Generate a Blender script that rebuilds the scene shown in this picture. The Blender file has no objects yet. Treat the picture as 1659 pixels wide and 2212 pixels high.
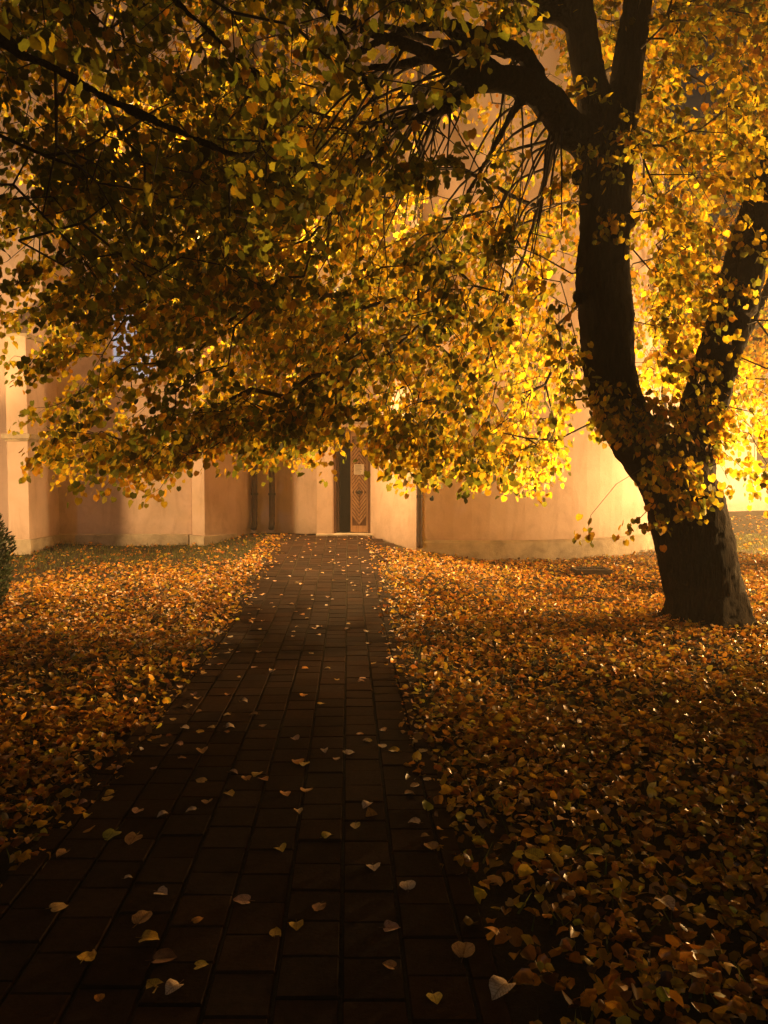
import bpy, bmesh, math, random
import numpy as np
from mathutils import Vector, Matrix, noise
random.seed(7); rng = np.random.default_rng(11)
S = bpy.context.scene
COL = S.collection
F = 1597.0; PITCH = math.radians(2.37); EYE = 1.6

# ---------------------------------------------------------------- helpers
def W(px, py, D):
    """point seen at (px,py) of a 1659x2212 frame, D metres ahead"""
    a = (px-829.5)/F; b = (1106-py)/F
    return Vector((a*D, D*(math.cos(PITCH)+b*math.sin(PITCH)), EYE+D*(-math.sin(PITCH)+b*math.cos(PITCH))))
def sm(a, b, x):
    t = min(1, max(0, (x-a)/(b-a))); return t*t*(3-2*t)
def j0(y): return -.028-.048*y
def gz(x, y):
    r = max(0, y-7.3); r = (r*r/1.2/2 if r < 1.2 else r-.6)*.0645
    r = min(r, .5)
    c = x-(j0(y)-.38)
    if c >= 0: f = 1-.58*sm(1.0, 4.2, c)-.35*sm(6, 10, c)
    else: f = 1-.32*sm(1.1, 4.0, -c)
    off = sm(1.0, 1.8, abs(c))
    n = .022*math.sin(x*1.3+y*.7)+.018*math.sin(x*.6-y*1.7+1)+.012*math.sin(3.1*x+2.3*y)
    m = .09*math.exp(-((x-3.68)**2+(y-8.4)**2)/.6)
    return r*f+off*n+m-.012*off
def ground_at(px, py):
    """ground point under a pixel"""
    d = W(px, py, 1)-Vector((0, 0, EYE)); z = 0
    for _ in range(8):
        t = (EYE-z)/-d.z; x, y = d.x*t, d.y*t; z = gz(x, y)
    return x, y, z
def obj(name, me, mats, parent=None):
    o = bpy.data.objects.new(name, me); COL.objects.link(o)
    if not isinstance(mats, (list, tuple)): mats = [mats]
    for m in mats:
        if m: me.materials.append(m)
    if parent: o.parent = parent
    return o
def tag(o, label=None, cat=None, group=None, kind=None):
    for k, v in (('label', label), ('category', cat), ('group', group), ('kind', kind)):
        if v: o[k] = v
    return o
def empty(name, loc=(0, 0, 0)):
    o = bpy.data.objects.new(name, None); o.location = loc; COL.objects.link(o); return o
def pmesh(name, v, f, smooth=False):
    me = bpy.data.meshes.new(name); me.from_pydata([tuple(p) for p in v], [], [tuple(q) for q in f]); me.update()
    if smooth: me.polygons.foreach_set('use_smooth', [True]*len(me.polygons))
    return me
class MB:
    def __init__(s): s.v = []; s.f = []
    def box(s, x0, y0, z0, x1, y1, z1, R=None):
        b = len(s.v)
        for p in ((x0,y0,z0),(x1,y0,z0),(x1,y1,z0),(x0,y1,z0),(x0,y0,z1),(x1,y0,z1),(x1,y1,z1),(x0,y1,z1)):
            s.v.append(R @ Vector(p) if R else Vector(p))
        for q in ((0,3,2,1),(4,5,6,7),(0,1,5,4),(1,2,6,5),(2,3,7,6),(3,0,4,7)): s.f.append([b+i for i in q])
    def prism(s, poly, z0, z1, cap=True):
        n = len(poly); b = len(s.v)
        for z in (z0, z1):
            for x, y in poly: s.v.append(Vector((x, y, z)))
        for i in range(n): j = (i+1) % n; s.f.append([b+i, b+j, b+n+j, b+n+i])
        if cap: s.f.append([b+n+i for i in range(n)]); s.f.append([b+i for i in reversed(range(n))])
    def tube(s, pts, rad, n=8, wob=0, caps=True):
        b0 = len(s.v); N = len(pts); ref = Vector((.31, .2, .93))
        for i, p in enumerate(pts):
            t = (pts[min(i+1, N-1)]-pts[max(i-1, 0)]).normalized()
            u = t.cross(ref)
            if u.length < .05: u = t.cross(Vector((1, 0, 0)))
            u.normalize(); w = t.cross(u)
            for k in range(n):
                a = 2*math.pi*k/n; r = rad[i]*(1+wob*noise.noise(Vector((p.x*2+3*math.cos(a), p.y*2+3*math.sin(a), p.z*2))))
                s.v.append(p+u*math.cos(a)*r+w*math.sin(a)*r)
        for i in range(N-1):
            for k in range(n):
                k2 = (k+1) % n; s.f.append([b0+i*n+k, b0+i*n+k2, b0+(i+1)*n+k2, b0+(i+1)*n+k])
        if caps:
            s.f.append([b0+k for k in reversed(range(n))]); s.f.append([b0+(N-1)*n+k for k in range(n)])
    def build(s, name, mat, parent=None, smooth=False, bevel=0):
        o = obj(name, pmesh(name, s.v, s.f, smooth), mat, parent)
        if bevel:
            m = o.modifiers.new('b', 'BEVEL'); m.width = bevel; m.segments = 2; m.limit_method = 'ANGLE'
        return o
def spline(pts, rads, sub=5):
    """Catmull-Rom through control points"""
    P = [pts[0]*2-pts[1]]+list(pts)+[pts[-1]*2-pts[-2]]; R = [rads[0]]+list(rads)+[rads[-1]]
    op, orr = [], []
    for i in range(1, len(P)-2):
        for k in range(sub):
            t = k/sub; a, b, c, d = P[i-1], P[i], P[i+1], P[i+2]
            op.append(.5*((2*b)+(c-a)*t+(2*a-5*b+4*c-d)*t*t+(3*b-a-3*c+d)*t**3)); orr.append(R[i]*(1-t)+R[i+1]*t)
    op.append(P[-2]); orr.append(R[-2]); return op, orr

# ---------------------------------------------------------------- materials
def mat(name):
    m = bpy.data.materials.new(name); m.use_nodes = True; nt = m.node_tree; nt.nodes.clear()
    out = nt.nodes.new('ShaderNodeOutputMaterial'); return m, nt, out
def N(nt, t, **k):
    n = nt.nodes.new(t)
    for a, b in k.items():
        if a in n.inputs.keys(): n.inputs[a].default_value = b
        else: setattr(n, a, b)
    return n
def ramp(nt, fac, stops):
    r = nt.nodes.new('ShaderNodeValToRGB'); e = r.color_ramp.elements
    while len(e) < len(stops): e.new(.5)
    for i, (p, c) in enumerate(stops): e[i].position = p; e[i].color = (*c, 1) if len(c) == 3 else c
    nt.links.new(fac, r.inputs[0]); return r.outputs[0]
def noise_tex(nt, scale, detail=6, rough=.6, dist=0, vec=None, sx=None):
    n = nt.nodes.new('ShaderNodeTexNoise'); n.inputs['Scale'].default_value = scale
    n.inputs['Detail'].default_value = detail; n.inputs['Roughness'].default_value = rough; n.inputs['Distortion'].default_value = dist
    tc = nt.nodes.new('ShaderNodeTexCoord'); src = tc.outputs['Object']
    if sx:
        mp = nt.nodes.new('ShaderNodeMapping'); mp.inputs['Scale'].default_value = sx; nt.links.new(src, mp.inputs[0]); src = mp.outputs[0]
    nt.links.new(src, n.inputs['Vector']); return n.outputs['Fac']
def simple(name, stops, scale=4, rough=.85, bump=.3, bscale=30, bdist=.01, sx=None, spec=.3, metal=0):
    m, nt, out = mat(name)
    p = N(nt, 'ShaderNodeBsdfPrincipled'); p.inputs['Roughness'].default_value = rough; p.inputs['Metallic'].default_value = metal
    p.inputs['Specular IOR Level'].default_value = spec
    nt.links.new(ramp(nt, noise_tex(nt, scale, 7, .62, .4, sx=sx), stops), p.inputs['Base Color'])
    b = nt.nodes.new('ShaderNodeBump'); b.inputs['Strength'].default_value = bump; b.inputs['Distance'].default_value = bdist
    nt.links.new(noise_tex(nt, bscale, 8, .65, sx=sx), b.inputs['Height']); nt.links.new(b.outputs[0], p.inputs['Normal'])
    nt.links.new(p.outputs[0], out.inputs[0]); return m
def plaster(name, tint=1.0):
    m, nt, out = mat(name); p = N(nt, 'ShaderNodeBsdfPrincipled'); p.inputs['Roughness'].default_value = .92
    p.inputs['Specular IOR Level'].default_value = .2
    a = ramp(nt, noise_tex(nt, .9, 8, .6, .8), [(.3, (.62*tint, .48*tint, .41*tint)), (.5, (.71*tint, .55*tint, .49*tint)), (.72, (.77*tint, .61*tint, .55*tint))])
    s = ramp(nt, noise_tex(nt, 2.6, 10, .72, 1.5, sx=(1, 1, .35)), [(.36, (.62, .56, .5)), (.5, (1, 1, 1))])
    # damp and dirt rising from the ground
    tc = nt.nodes.new('ShaderNodeTexCoord'); sp = nt.nodes.new('ShaderNodeSeparateXYZ'); nt.links.new(tc.outputs['Object'], sp.inputs[0])
    ad = nt.nodes.new('ShaderNodeMath'); ad.operation = 'MULTIPLY_ADD'; ad.inputs[1].default_value = -.7
    nt.links.new(noise_tex(nt, 3, 8, .7), ad.inputs[0]); nt.links.new(sp.outputs['Z'], ad.inputs[2])
    d = ramp(nt, ad.outputs[0], [(.0, (.68, .64, .6)), (.42, (1, 1, 1))])
    mx = nt.nodes.new('ShaderNodeMixRGB'); mx.blend_type = 'MULTIPLY'; mx.inputs[0].default_value = .35
    nt.links.new(a, mx.inputs[1]); nt.links.new(s, mx.inputs[2])
    m2 = nt.nodes.new('ShaderNodeMixRGB'); m2.blend_type = 'MULTIPLY'; m2.inputs[0].default_value = .8
    nt.links.new(mx.outputs[0], m2.inputs[1]); nt.links.new(d, m2.inputs[2]); nt.links.new(m2.outputs[0], p.inputs['Base Color'])
    b = nt.nodes.new('ShaderNodeBump'); b.inputs['Strength'].default_value = .45; b.inputs['Distance'].default_value = .02
    nt.links.new(noise_tex(nt, 5, 12, .7), b.inputs['Height']); nt.links.new(b.outputs[0], p.inputs['Normal'])
    nt.links.new(p.outputs[0], out.inputs[0]); return m
def leafmat(name, trans=.5, rough=.45, tsat=1.0, spec=.4):
    """thin leaf: colour from the leaf's own 'col' attribute, light passes through"""
    m, nt, out = mat(name); at = nt.nodes.new('ShaderNodeAttribute'); at.attribute_name = 'col'
    p = N(nt, 'ShaderNodeBsdfPrincipled'); p.inputs['Roughness'].default_value = rough; p.inputs['Specular IOR Level'].default_value = spec
    v = nt.nodes.new('ShaderNodeMixRGB'); v.blend_type = 'MULTIPLY'; v.inputs[0].default_value = .6
    nt.links.new(at.outputs['Color'], v.inputs[1])
    nt.links.new(ramp(nt, noise_tex(nt, 55, 4, .7), [(.35, (.55, .5, .45)), (.6, (1.1, 1.1, 1.1))]), v.inputs[2])
    nt.links.new(v.outputs[0], p.inputs['Base Color'])
    t = nt.nodes.new('ShaderNodeBsdfTranslucent')
    g = nt.nodes.new('ShaderNodeGamma'); g.inputs[1].default_value = .75*tsat
    nt.links.new(v.outputs[0], g.inputs[0]); nt.links.new(g.outputs[0], t.inputs[0])
    mx = nt.nodes.new('ShaderNodeMixShader'); mx.inputs[0].default_value = trans
    nt.links.new(p.outputs[0], mx.inputs[1]); nt.links.new(t.outputs[0], mx.inputs[2])
    nt.links.new(mx.outputs[0], out.inputs[0]); return m
M = dict(
 plaster=plaster('plaster'), plaster2=plaster('plaster_far', .9),
 stone=simple('plinth_stone', [(.3, (.30, .25, .20)), (.5, (.46, .39, .31)), (.7, (.58, .50, .40))], 3, .9, .6, 14, .02),
 pipe=simple('pipe_metal', [(.3, (.05, .03, .02)), (.7, (.10, .06, .04))], 6, .55, .2, 40),
 wood=simple('door_wood', [(.3, (.24, .13, .07)), (.5, (.38, .22, .12)), (.72, (.48, .30, .17))], 5, .6, .5, 14, .006, sx=(6, 6, .7)),
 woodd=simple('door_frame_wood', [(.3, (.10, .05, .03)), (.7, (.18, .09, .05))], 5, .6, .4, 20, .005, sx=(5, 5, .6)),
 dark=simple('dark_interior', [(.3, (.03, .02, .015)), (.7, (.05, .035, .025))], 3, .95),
 iron=simple('iron', [(.3, (.03, .025, .02)), (.7, (.07, .05, .04))], 12, .5, .3, 60, .003, metal=.6),
 paper=simple('paper', [(.3, (.62, .56, .5)), (.7, (.74, .68, .6))], 9, .8, .05),
 ink=simple('ink', [(.3, (.10, .08, .08)), (.7, (.16, .12, .12))], 9, .8, .05),
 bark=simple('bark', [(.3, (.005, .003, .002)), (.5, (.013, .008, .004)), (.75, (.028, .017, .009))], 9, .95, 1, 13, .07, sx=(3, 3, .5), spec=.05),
 twig=simple('twig', [(.3, (.02, .014, .01)), (.7, (.05, .035, .022))], 12, .9, .3),
 soil=simple('soil', [(.3, (.012, .008, .004)), (.5, (.03, .02, .008)), (.7, (.05, .042, .014))], 2.2, 1, .8, 22, .03),
 leaf=leafmat('tree_leaf', .6, .55, spec=.15), litter=leafmat('litter_leaf', .22, .42, spec=.5), conifer=leafmat('conifer_leaf', .1, .6),
 grass=leafmat('grass', .35, .5),
 lamp=simple('lamp_housing', [(.3, (.04, .04, .04)), (.7, (.07, .07, .07))], 9, .5, .1, metal=.4))
# paving: dark concrete blocks, tint differs from block to block
def pavemat():
    m, nt, out = mat('paver'); p = N(nt, 'ShaderNodeBsdfPrincipled'); at = nt.nodes.new('ShaderNodeAttribute'); at.attribute_name = 'col'
    v = nt.nodes.new('ShaderNodeMixRGB'); v.blend_type = 'MULTIPLY'; v.inputs[0].default_value = .8
    nt.links.new(at.outputs['Color'], v.inputs[1])
    nt.links.new(ramp(nt, noise_tex(nt, 26, 10, .75), [(.3, (.5, .48, .45)), (.62, (1.25, 1.2, 1.15))]), v.inputs[2])
    nt.links.new(v.outputs[0], p.inputs['Base Color']); p.inputs['Roughness'].default_value = .85; p.inputs['Specular IOR Level'].default_value = .05
    b = nt.nodes.new('ShaderNodeBump'); b.inputs['Strength'].default_value = .7; b.inputs['Distance'].default_value = .006
    nt.links.new(noise_tex(nt, 60, 10, .75), b.inputs['Height']); nt.links.new(b.outputs[0], p.inputs['Normal'])
    nt.links.new(p.outputs[0], out.inputs[0]); return m
M['paver'] = pavemat()
def singlemat():
    m, nt, out = mat('single_leaf'); p = N(nt, 'ShaderNodeBsdfPrincipled'); p.inputs['Roughness'].default_value = .5; p.inputs['Specular IOR Level'].default_value = .35
    at = nt.nodes.new('ShaderNodeAttribute'); at.attribute_name = 'col'
    v = nt.nodes.new('ShaderNodeMixRGB'); v.blend_type = 'MULTIPLY'; v.inputs[0].default_value = .85
    nt.links.new(at.outputs['Color'], v.inputs[1]); nt.links.new(ramp(nt, noise_tex(nt, 3.2, 8, .75, 1), [(.36, (.38, .24, .14)), (.52, (.95, .85, .75)), (.7, (1.1, 1.1, 1))]), v.inputs[2])
    tc = nt.nodes.new('ShaderNodeTexCoord'); sp = nt.nodes.new('ShaderNodeSeparateXYZ'); nt.links.new(tc.outputs['Object'], sp.inputs[0])
    ax = nt.nodes.new('ShaderNodeMath'); ax.operation = 'ABSOLUTE'; nt.links.new(sp.outputs['X'], ax.inputs[0])
    # side veins rise from the midrib
    c1 = nt.nodes.new('ShaderNodeMath'); c1.operation = 'MULTIPLY_ADD'; c1.inputs[1].default_value = -.75; nt.links.new(ax.outputs[0], c1.inputs[0]); nt.links.new(sp.outputs['Y'], c1.inputs[2])
    c2 = nt.nodes.new('ShaderNodeMath'); c2.operation = 'MULTIPLY'; c2.inputs[1].default_value = 7; nt.links.new(c1.outputs[0], c2.inputs[0])
    c3 = nt.nodes.new('ShaderNodeMath'); c3.operation = 'PINGPONG'; c3.inputs[1].default_value = .5; nt.links.new(c2.outputs[0], c3.inputs[0])
    c4 = nt.nodes.new('ShaderNodeMath'); c4.operation = 'MULTIPLY'; c4.inputs[1].default_value = .3; nt.links.new(c3.outputs[0], c4.inputs[0])
    mn = nt.nodes.new('ShaderNodeMath'); mn.operation = 'MINIMUM'; nt.links.new(ax.outputs[0], mn.inputs[0]); nt.links.new(c4.outputs[0], mn.inputs[1])
    w = nt.nodes.new('ShaderNodeMixRGB'); w.blend_type = 'MULTIPLY'; w.inputs[0].default_value = .8
    nt.links.new(v.outputs[0], w.inputs[1]); nt.links.new(ramp(nt, mn.outputs[0], [(.012, (.5, .36, .25)), (.035, (1, 1, 1))]), w.inputs[2])
    nt.links.new(w.outputs[0], p.inputs['Base Color']); nt.links.new(p.outputs[0], out.inputs[0]); return m
M['single'] = singlemat()
def glassmat():
    m, nt, out = mat('emissive_window_glass'); p = N(nt, 'ShaderNodeBsdfPrincipled')
    p.inputs['Base Color'].default_value = (.3, .33, .4, 1); p.inputs['Roughness'].default_value = .15
    p.inputs['Emission Color'].default_value = (.7, .8, 1, 1); p.inputs['Emission Strength'].default_value = .55  # pane emits a weak bluish colour
    nt.links.new(p.outputs[0], out.inputs[0]); return m
M['glass'] = glassmat()
def lensmat():
    m, nt, out = mat('lamp_lens'); e = N(nt, 'ShaderNodeEmission'); e.inputs[0].default_value = (1, .62, .25, 1); e.inputs[1].default_value = 6
    nt.links.new(e.outputs[0], out.inputs[0]); return m
M['lens'] = lensmat()

# ---------------------------------------------------------------- ground
def grid(name, xs, ys, dz=0):
    v = [(x, y, gz(x, y)+dz) for y in ys for x in xs]; n = len(xs)
    f = [(j*n+i, j*n+i+1, (j+1)*n+i+1, (j+1)*n+i) for j in range(len(ys)-1) for i in range(n-1)]
    return pmesh(name, v, f, True)
xs = sorted(set([-200, -120, -70, -45, -30]+list(np.arange(-22, 26.1, .25))+[30, 45, 70, 120, 200]))
ys = sorted(set([-120, -60, -30, -15, -8]+list(np.arange(-4, 24, .25))+[26, 30, 36, 45, 70, 120, 200]))
tag(obj('ground', grid('ground', xs, ys, -.03), M['soil']), kind='structure')

# paving: every block is real, with chamfered edges and a joint
def paving():
    V, Fc, C = [], [], []
    def block(u0, u1, y0, y1, tint):
        g = .0062; gy = .0024; ch = .0045; dz = random.gauss(0, .0016); tx = random.gauss(0, .006); ty = random.gauss(0, .006)
        b = len(V)
        for k, (e, h) in enumerate(((g, -.03), (g, -.007), (g+ch, 0))):
            for (u, y) in ((u0+e, y0+e-g+gy), (u1-e, y0+e-g+gy), (u1-e, y1-e+g-gy), (u0+e, y1-e+g-gy)):
                x = j0(y)+u
                V.append((x, y, gz(x, y)+.012+h+dz+(u-u0-.1)*tx+(y-y0-.1)*ty)); C.append(tint)
        for k in (0, 1):
            for i in range(4): j = (i+1) % 4; Fc.append((b+4*k+i, b+4*k+j, b+4*k+4+j, b+4*k+4+i))
        Fc.append((b+8, b+9, b+10, b+11))
    def tint():
        t = random.uniform(.6, 1.25); k = random.random()
        return (.030*t, (.0135+.004*k)*t, (.006+.006*k)*t, 1)
    cols = [(-1.242+.207*i, -1.242+.207*(i+1)) for i in range(8)]
    for c, (a, b) in enumerate(cols):
        y = -2+(c % 2)*.1+random.uniform(-.02, .02)
        while y < 15.42:
            L = .2 if random.random() > .12 else .165
            block(a, b, y, min(y+L, 15.5), tint()); y += L
    for (a, b) in ((-1.345, -1.242), (.414, .515)):      # border courses
        y = -2
        while y < 15.2: block(a, b, y, y+.205, tint()); y += .205
    for c in range(2):                                   # apron by the door
        y = 12.2+.6*c
        while y < 15.0-.7*c-.3: block(.515+.2*c, .715+.2*c, y, y+.2, tint()); y += .2
    me = pmesh('path', V, Fc); at = me.color_attributes.new('col', 'FLOAT_COLOR', 'POINT')
    at.data.foreach_set('color', np.array(C, dtype=np.float32).ravel())
    return obj('path', me, M['paver'])
tag(paving(), kind='structure')
mb = MB()                                                # sand bed showing in the joints
yy = list(np.arange(-2, 15.5, .5))+[15.45]
for i, y in enumerate(yy):
    for u in (-1.34, .51): x = j0(y)+u; mb.v.append(Vector((x, y, gz(x, y)-.002)))
    if i: b = 2*i; mb.f.append((b-2, b-1, b+1, b))
tag(mb.build('path_bed', M['soil']), kind='structure')

# ---------------------------------------------------------------- church
church = empty('church', (-1, 16, 0))
tag(church, 'tall plastered church with buttresses, round apse and plank door where the path ends', 'church')
def cpart(mb, name, m, par=None, **k):
    o = mb.build(name, m, None, **k); p = par or church; o.parent = p; o.matrix_parent_inverse = Matrix.Translation(-church.location)
    if par: o.matrix_parent_inverse = Matrix.Identity(4)
    return o
H = 14.5
ARC = (1.7, 18.3, 4.8)
a0 = math.atan2(13.75-18.3, .62-1.7)
a0 = math.pi*1.5-math.asin((1.7-.62)/4.8)
arc = [(ARC[0]+ARC[2]*math.cos(a0+t), ARC[1]+ARC[2]*math.sin(a0+t)) for t in np.linspace(0, math.pi-.45, 40)]
DX0, DX1, DY = -1.05, -.28, 15.62; DTOP = 2.72
nave = [(-16, 15.3), (-4.0, 15.3), (-3.15, 15.62), (-2.92, 16.3), (-2.36, 16.3), (-1.40, 15.75), (-1.40, 15.32), (DX0, 15.32), (DX0, 16.6), (DX1, 16.6), (DX1, 15.28), (arc[0][0]-.02, arc[0][1]+.05), (1.7, 18.3), (1.7, 27), (-16, 27)]
w = MB(); w.prism(nave, -.4, H); cpart(w, 'wall', M['plaster'])
w = MB(); w.prism([arc[0]]+arc[1:]+[(1.8, 22)], -.4, 12.5); cpart(w, 'apse_wall', M['plaster'], smooth=False)
# eaves above the apse
w = MB(); w.prism([(ARC[0]+(x-ARC[0])*1.05, ARC[1]+(y-ARC[1])*1.05) for x, y in arc], 12.5, 12.8); cpart(w, 'cornice', M['stone'])
w = MB(); b = 0
for i, (x, y) in enumerate(arc): w.v.append(Vector((ARC[0]+(x-ARC[0])*1.1, ARC[1]+(y-ARC[1])*1.1, 12.8)))
w.v.append(Vector((ARC[0], ARC[1], 15.5)))
for i in range(len(arc)-1): w.f.append((i, i+1, len(arc)))
cpart(w, 'roof', M['pipe'])
# plinth: stone band 0.5 above datum, sticking out a little, sloped top
def band(line, z0, z1, out, slope, closed=False):
    m = MB(); n = len(line); L = [Vector((p[0], p[1], 0)) for p in line]
    nor = []
    for i in range(n):
        t = (L[min(i+1, n-1)]-L[max(i-1, 0)]).normalized() if 0 < i < n-1 else ((L[1]-L[0]) if i == 0 else (L[-1]-L[-2])).normalized()
        if 0 < i < n-1:
            t1 = (L[i]-L[i-1]).normalized(); t2 = (L[i+1]-L[i]).normalized(); n1 = Vector((t1.y, -t1.x, 0)); n2 = Vector((t2.y, -t2.x, 0))
            q = (n1+n2).normalized(); q = q/max(.35, q.dot(n1))
        else: q = Vector((t.y, -t.x, 0))
        nor.append(q)
    for i in range(n):
        p = L[i]; q = nor[i]
        for (o, z) in ((-.03, z0), (out, z0), (out, z1-slope), (-.03, z1+.01)): m.v.append(p+q*o+Vector((0, 0, z)))
    for i in range(n-1):
        for k in range(4): k2 = (k+1) % 4; m.f.append([4*i+k, 4*i+4+k, 4*i+4+k2, 4*i+k2])
    m.f.append([3, 2, 1, 0]); m.f.append([4*(n-1)+k for k in range(4)])
    for q in m.f: q.reverse()
    return m
cpart(band([(-6.73, 15.3), (-4.05, 15.3)], -.3, .52, .05, .03), 'plinth', M['stone'])
cpart(band([(-12, 15.3), (-7.12, 15.3)], -.3, .52, .05, .03), 'plinth', M['stone'])
cpart(band([arc[i] for i in range(0, len(arc))], -.3, .53, .07, .05), 'plinth', M['stone'])
# buttresses
def buttress(x0, x1, yf, yb):
    m = MB(); m.box(x0, yf, -.3, x1, yb, 4.35)
    b = len(m.v)                                          # sloping weathering, then a shallower upper stage
    ym = yb-.55
    for x in (x0, x1):
        for y, z in ((yf, 4.35), (ym, 5.0), (yb, 5.0), (yb, 4.35)): m.v.append(Vector((x, y, z)))
    m.f += [[b, b+4, b+5, b+1], [b, b+1, b+2, b+3], [b+4, b+7, b+6, b+5], [b+1, b+5, b+6, b+2]]
    m.box(x0+.03, ym+.004, 5.0, x1-.03, yb, 13)
    o = cpart(m, 'buttress', M['plaster'])
    s = MB(); s.box(x0-.05, yf-.05, -.3, x1+.05, yb-.005, .5); cpart(s, 'plinth', M['stone'], bevel=.01)
    s = MB(); s.prism([(x0-.03, yf-.03), (x1+.03, yf-.03), (x1+.03, yb-.006), (x0-.03, yb-.006)], 2.36, 2.40)
    s.prism([(x0-.075, yf-.075), (x1+.075, yf-.075), (x1+.075, yb-.007), (x0-.075, yb-.007)], 2.40, 2.50); cpart(s, 'string_course', M['stone'], bevel=.012)
    s = MB(); s.prism([(x0-.06, yf-.06), (x1+.06, yf-.06), (x1+.06, yb-.008), (x0-.06, yb-.008)], 4.30, 4.38); cpart(s, 'string_course', M['stone'], bevel=.012)
buttress(-7.12, -6.73, 14.0, 15.32)
m = MB(); m.prism([(-3.98, 15.35), (-3.93, 15.12), (-3.62, 14.9), (-3.13, 15.60), (-3.3, 15.8), (-3.9, 15.6)], -.3, 13); cpart(m, 'buttress', M['plaster'])
m = MB(); m.prism([(-4.03, 15.28), (-3.97, 15.08), (-3.62, 14.84), (-3.09, 15.58), (-3.3, 15.7)], -.3, .5); cpart(m, 'plinth', M['stone'], bevel=.01)
# pilaster left of the door
m = MB(); m.box(-1.39, 15.24, -.3, -1.07, 15.33, 3.0); cpart(m, 'pilaster', M['plaster'], bevel=.008)
# lintel wall over the door
m = MB(); m.box(DX0-.001, 15.33, DTOP, DX1+.001, 16.3, H-.01); cpart(m, 'lintel', M['plaster'])
m = MB(); m.box(-1.45, 15.2, 2.80, -.22, 15.36, 2.88); cpart(m, 'string_course', M['stone'], bevel=.01)
# downpipes
def pipe(x, y, r, zt, name='downpipe'):
    z0 = gz(x, y)
    pts = [Vector((x, y-.12, z0+.08)), Vector((x, y-.03, z0+.2)), Vector((x, y, z0+.35))]+[Vector((x, y, z)) for z in np.arange(1.2, zt, 1.5)]
    m = MB(); m.tube(pts, [r]*len(pts), 14); o = cpart(m, name, M['pipe'], smooth=True)
    for z in (1.3, 3.3, 5.3, 7.5):
        b = MB(); b.tube([Vector((x, y, z)), Vector((x, y, z+.05))], [r*1.25]*2, 14); b.box(x-.012, y, z+.005, x+.012, y+.12, z+.045)
        q = b.build('bracket', M['iron']); q.parent = o; q.matrix_parent_inverse = Matrix.Identity(4)
pipe(.66, 13.62, .05, 11)
pipe(-2.83, 16.15, .065, 12)
pipe(-2.44, 16.1, .065, 12)
# door: dark standing-open half on the left, chevron leaf on the right
m = MB(); zt = gz(-.7, 15.4)
m.box(DX0+.003, 15.40, zt-.03, DX0+.055, 15.60, DTOP-.003); m.box(DX1-.055, 15.40, zt-.03, DX1-.003, 15.60, DTOP-.003); m.box(DX0+.055, 15.40, DTOP-.09, DX1-.055, 15.60, DTOP-.003)
cpart(m, 'door_frame', M['woodd'], bevel=.006)
m = MB(); m.box(DX0-.35, 15.16, zt-.2, DX1+.05, 15.6, zt+.035); cpart(m, 'door_step', M['stone'], bevel=.012)
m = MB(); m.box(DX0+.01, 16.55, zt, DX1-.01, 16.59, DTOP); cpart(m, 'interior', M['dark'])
lx0, lx1 = -.70, DX1-.06; z0, z1 = zt+.05, DTOP-.10
R = Matrix.Identity(4)
m = MB(); m.box(lx0, 15.47, z0, lx1, 15.51, z1)
door = cpart(m, 'door', M['woodd'])
cz = z0+.84; cx = (lx0+lx1)/2; ch = []
m = MB(); m.box(lx0, 15.452, z0, lx0+.035, 15.471, z1); m.box(lx1-.03, 15.452, z0, lx1, 15.471, z1); m.box(lx0+.036, 15.452, z0, lx1-.031, 15.471, z0+.14); m.box(lx0+.036, 15.452, z1-.08, lx1-.031, 15.471, z1)
q = m.build('door_rail', M['wood']); q.parent = door
# planks laid as diamonds about the boss: V shapes below and above, clipped to the leaf
hw = (lx1-lx0)/2-.037; m = MB(); k = 0; pitch = .085
for sgn in (1, -1):
    k = 0
    while True:
        zc = cz+sgn*(.06+k*pitch)                          # apex heights of the V
        if zc+.02 > z1-.1 or zc-.02 < z0+.15: break
        for side in (1, -1):
            n = 6; prev = None
            za = zc; zb = zc-sgn*hw*1.35
            if (zb-cz)*sgn < 0: t1 = (zc-cz)/(zc-zb); t1 = min(1, t1)
            else: t1 = 1
            x1_, z1_ = cx+side*hw*t1, zc+(zb-zc)*t1
            th = pitch*.36; b = len(m.v)
            for (x, z) in ((cx+side*.002, za-th), (x1_, z1_-th), (x1_, z1_+th), (cx+side*.002, za+th)):
                for y in (15.47, 15.448): m.v.append(Vector((x, y, z)))
            for q_ in ((1, 3, 5, 7), (0, 1, 7, 6), (2, 4, 5, 3), (0, 2, 3, 1), (4, 6, 7, 5)): m.f.append([b+i for i in q_])
        k += 1
# lower and upper runs beyond the central diamond keep pointing the same way
q = m.build('chevron_planks', M['wood'], bevel=.006); q.parent = door
m = MB(); m.tube([Vector((cx, 15.46, cz)), Vector((cx, 15.42, cz))], [.05, .035], 16); m.tube([Vector((cx, 15.42, cz)), Vector((cx, 15.37, cz)), Vector((cx, 15.365, cz))], [.015, .028, .01], 12)
q = m.build('door_knob', M['iron'], smooth=True); q.parent = door
# the dark leaf folded back into the opening on the left
m = MB(); m.box(DX0+.06, 15.62, z0, DX0+.10, 16.1, z1); cpart(m, 'door', M['woodd'], bevel=.005)
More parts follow.
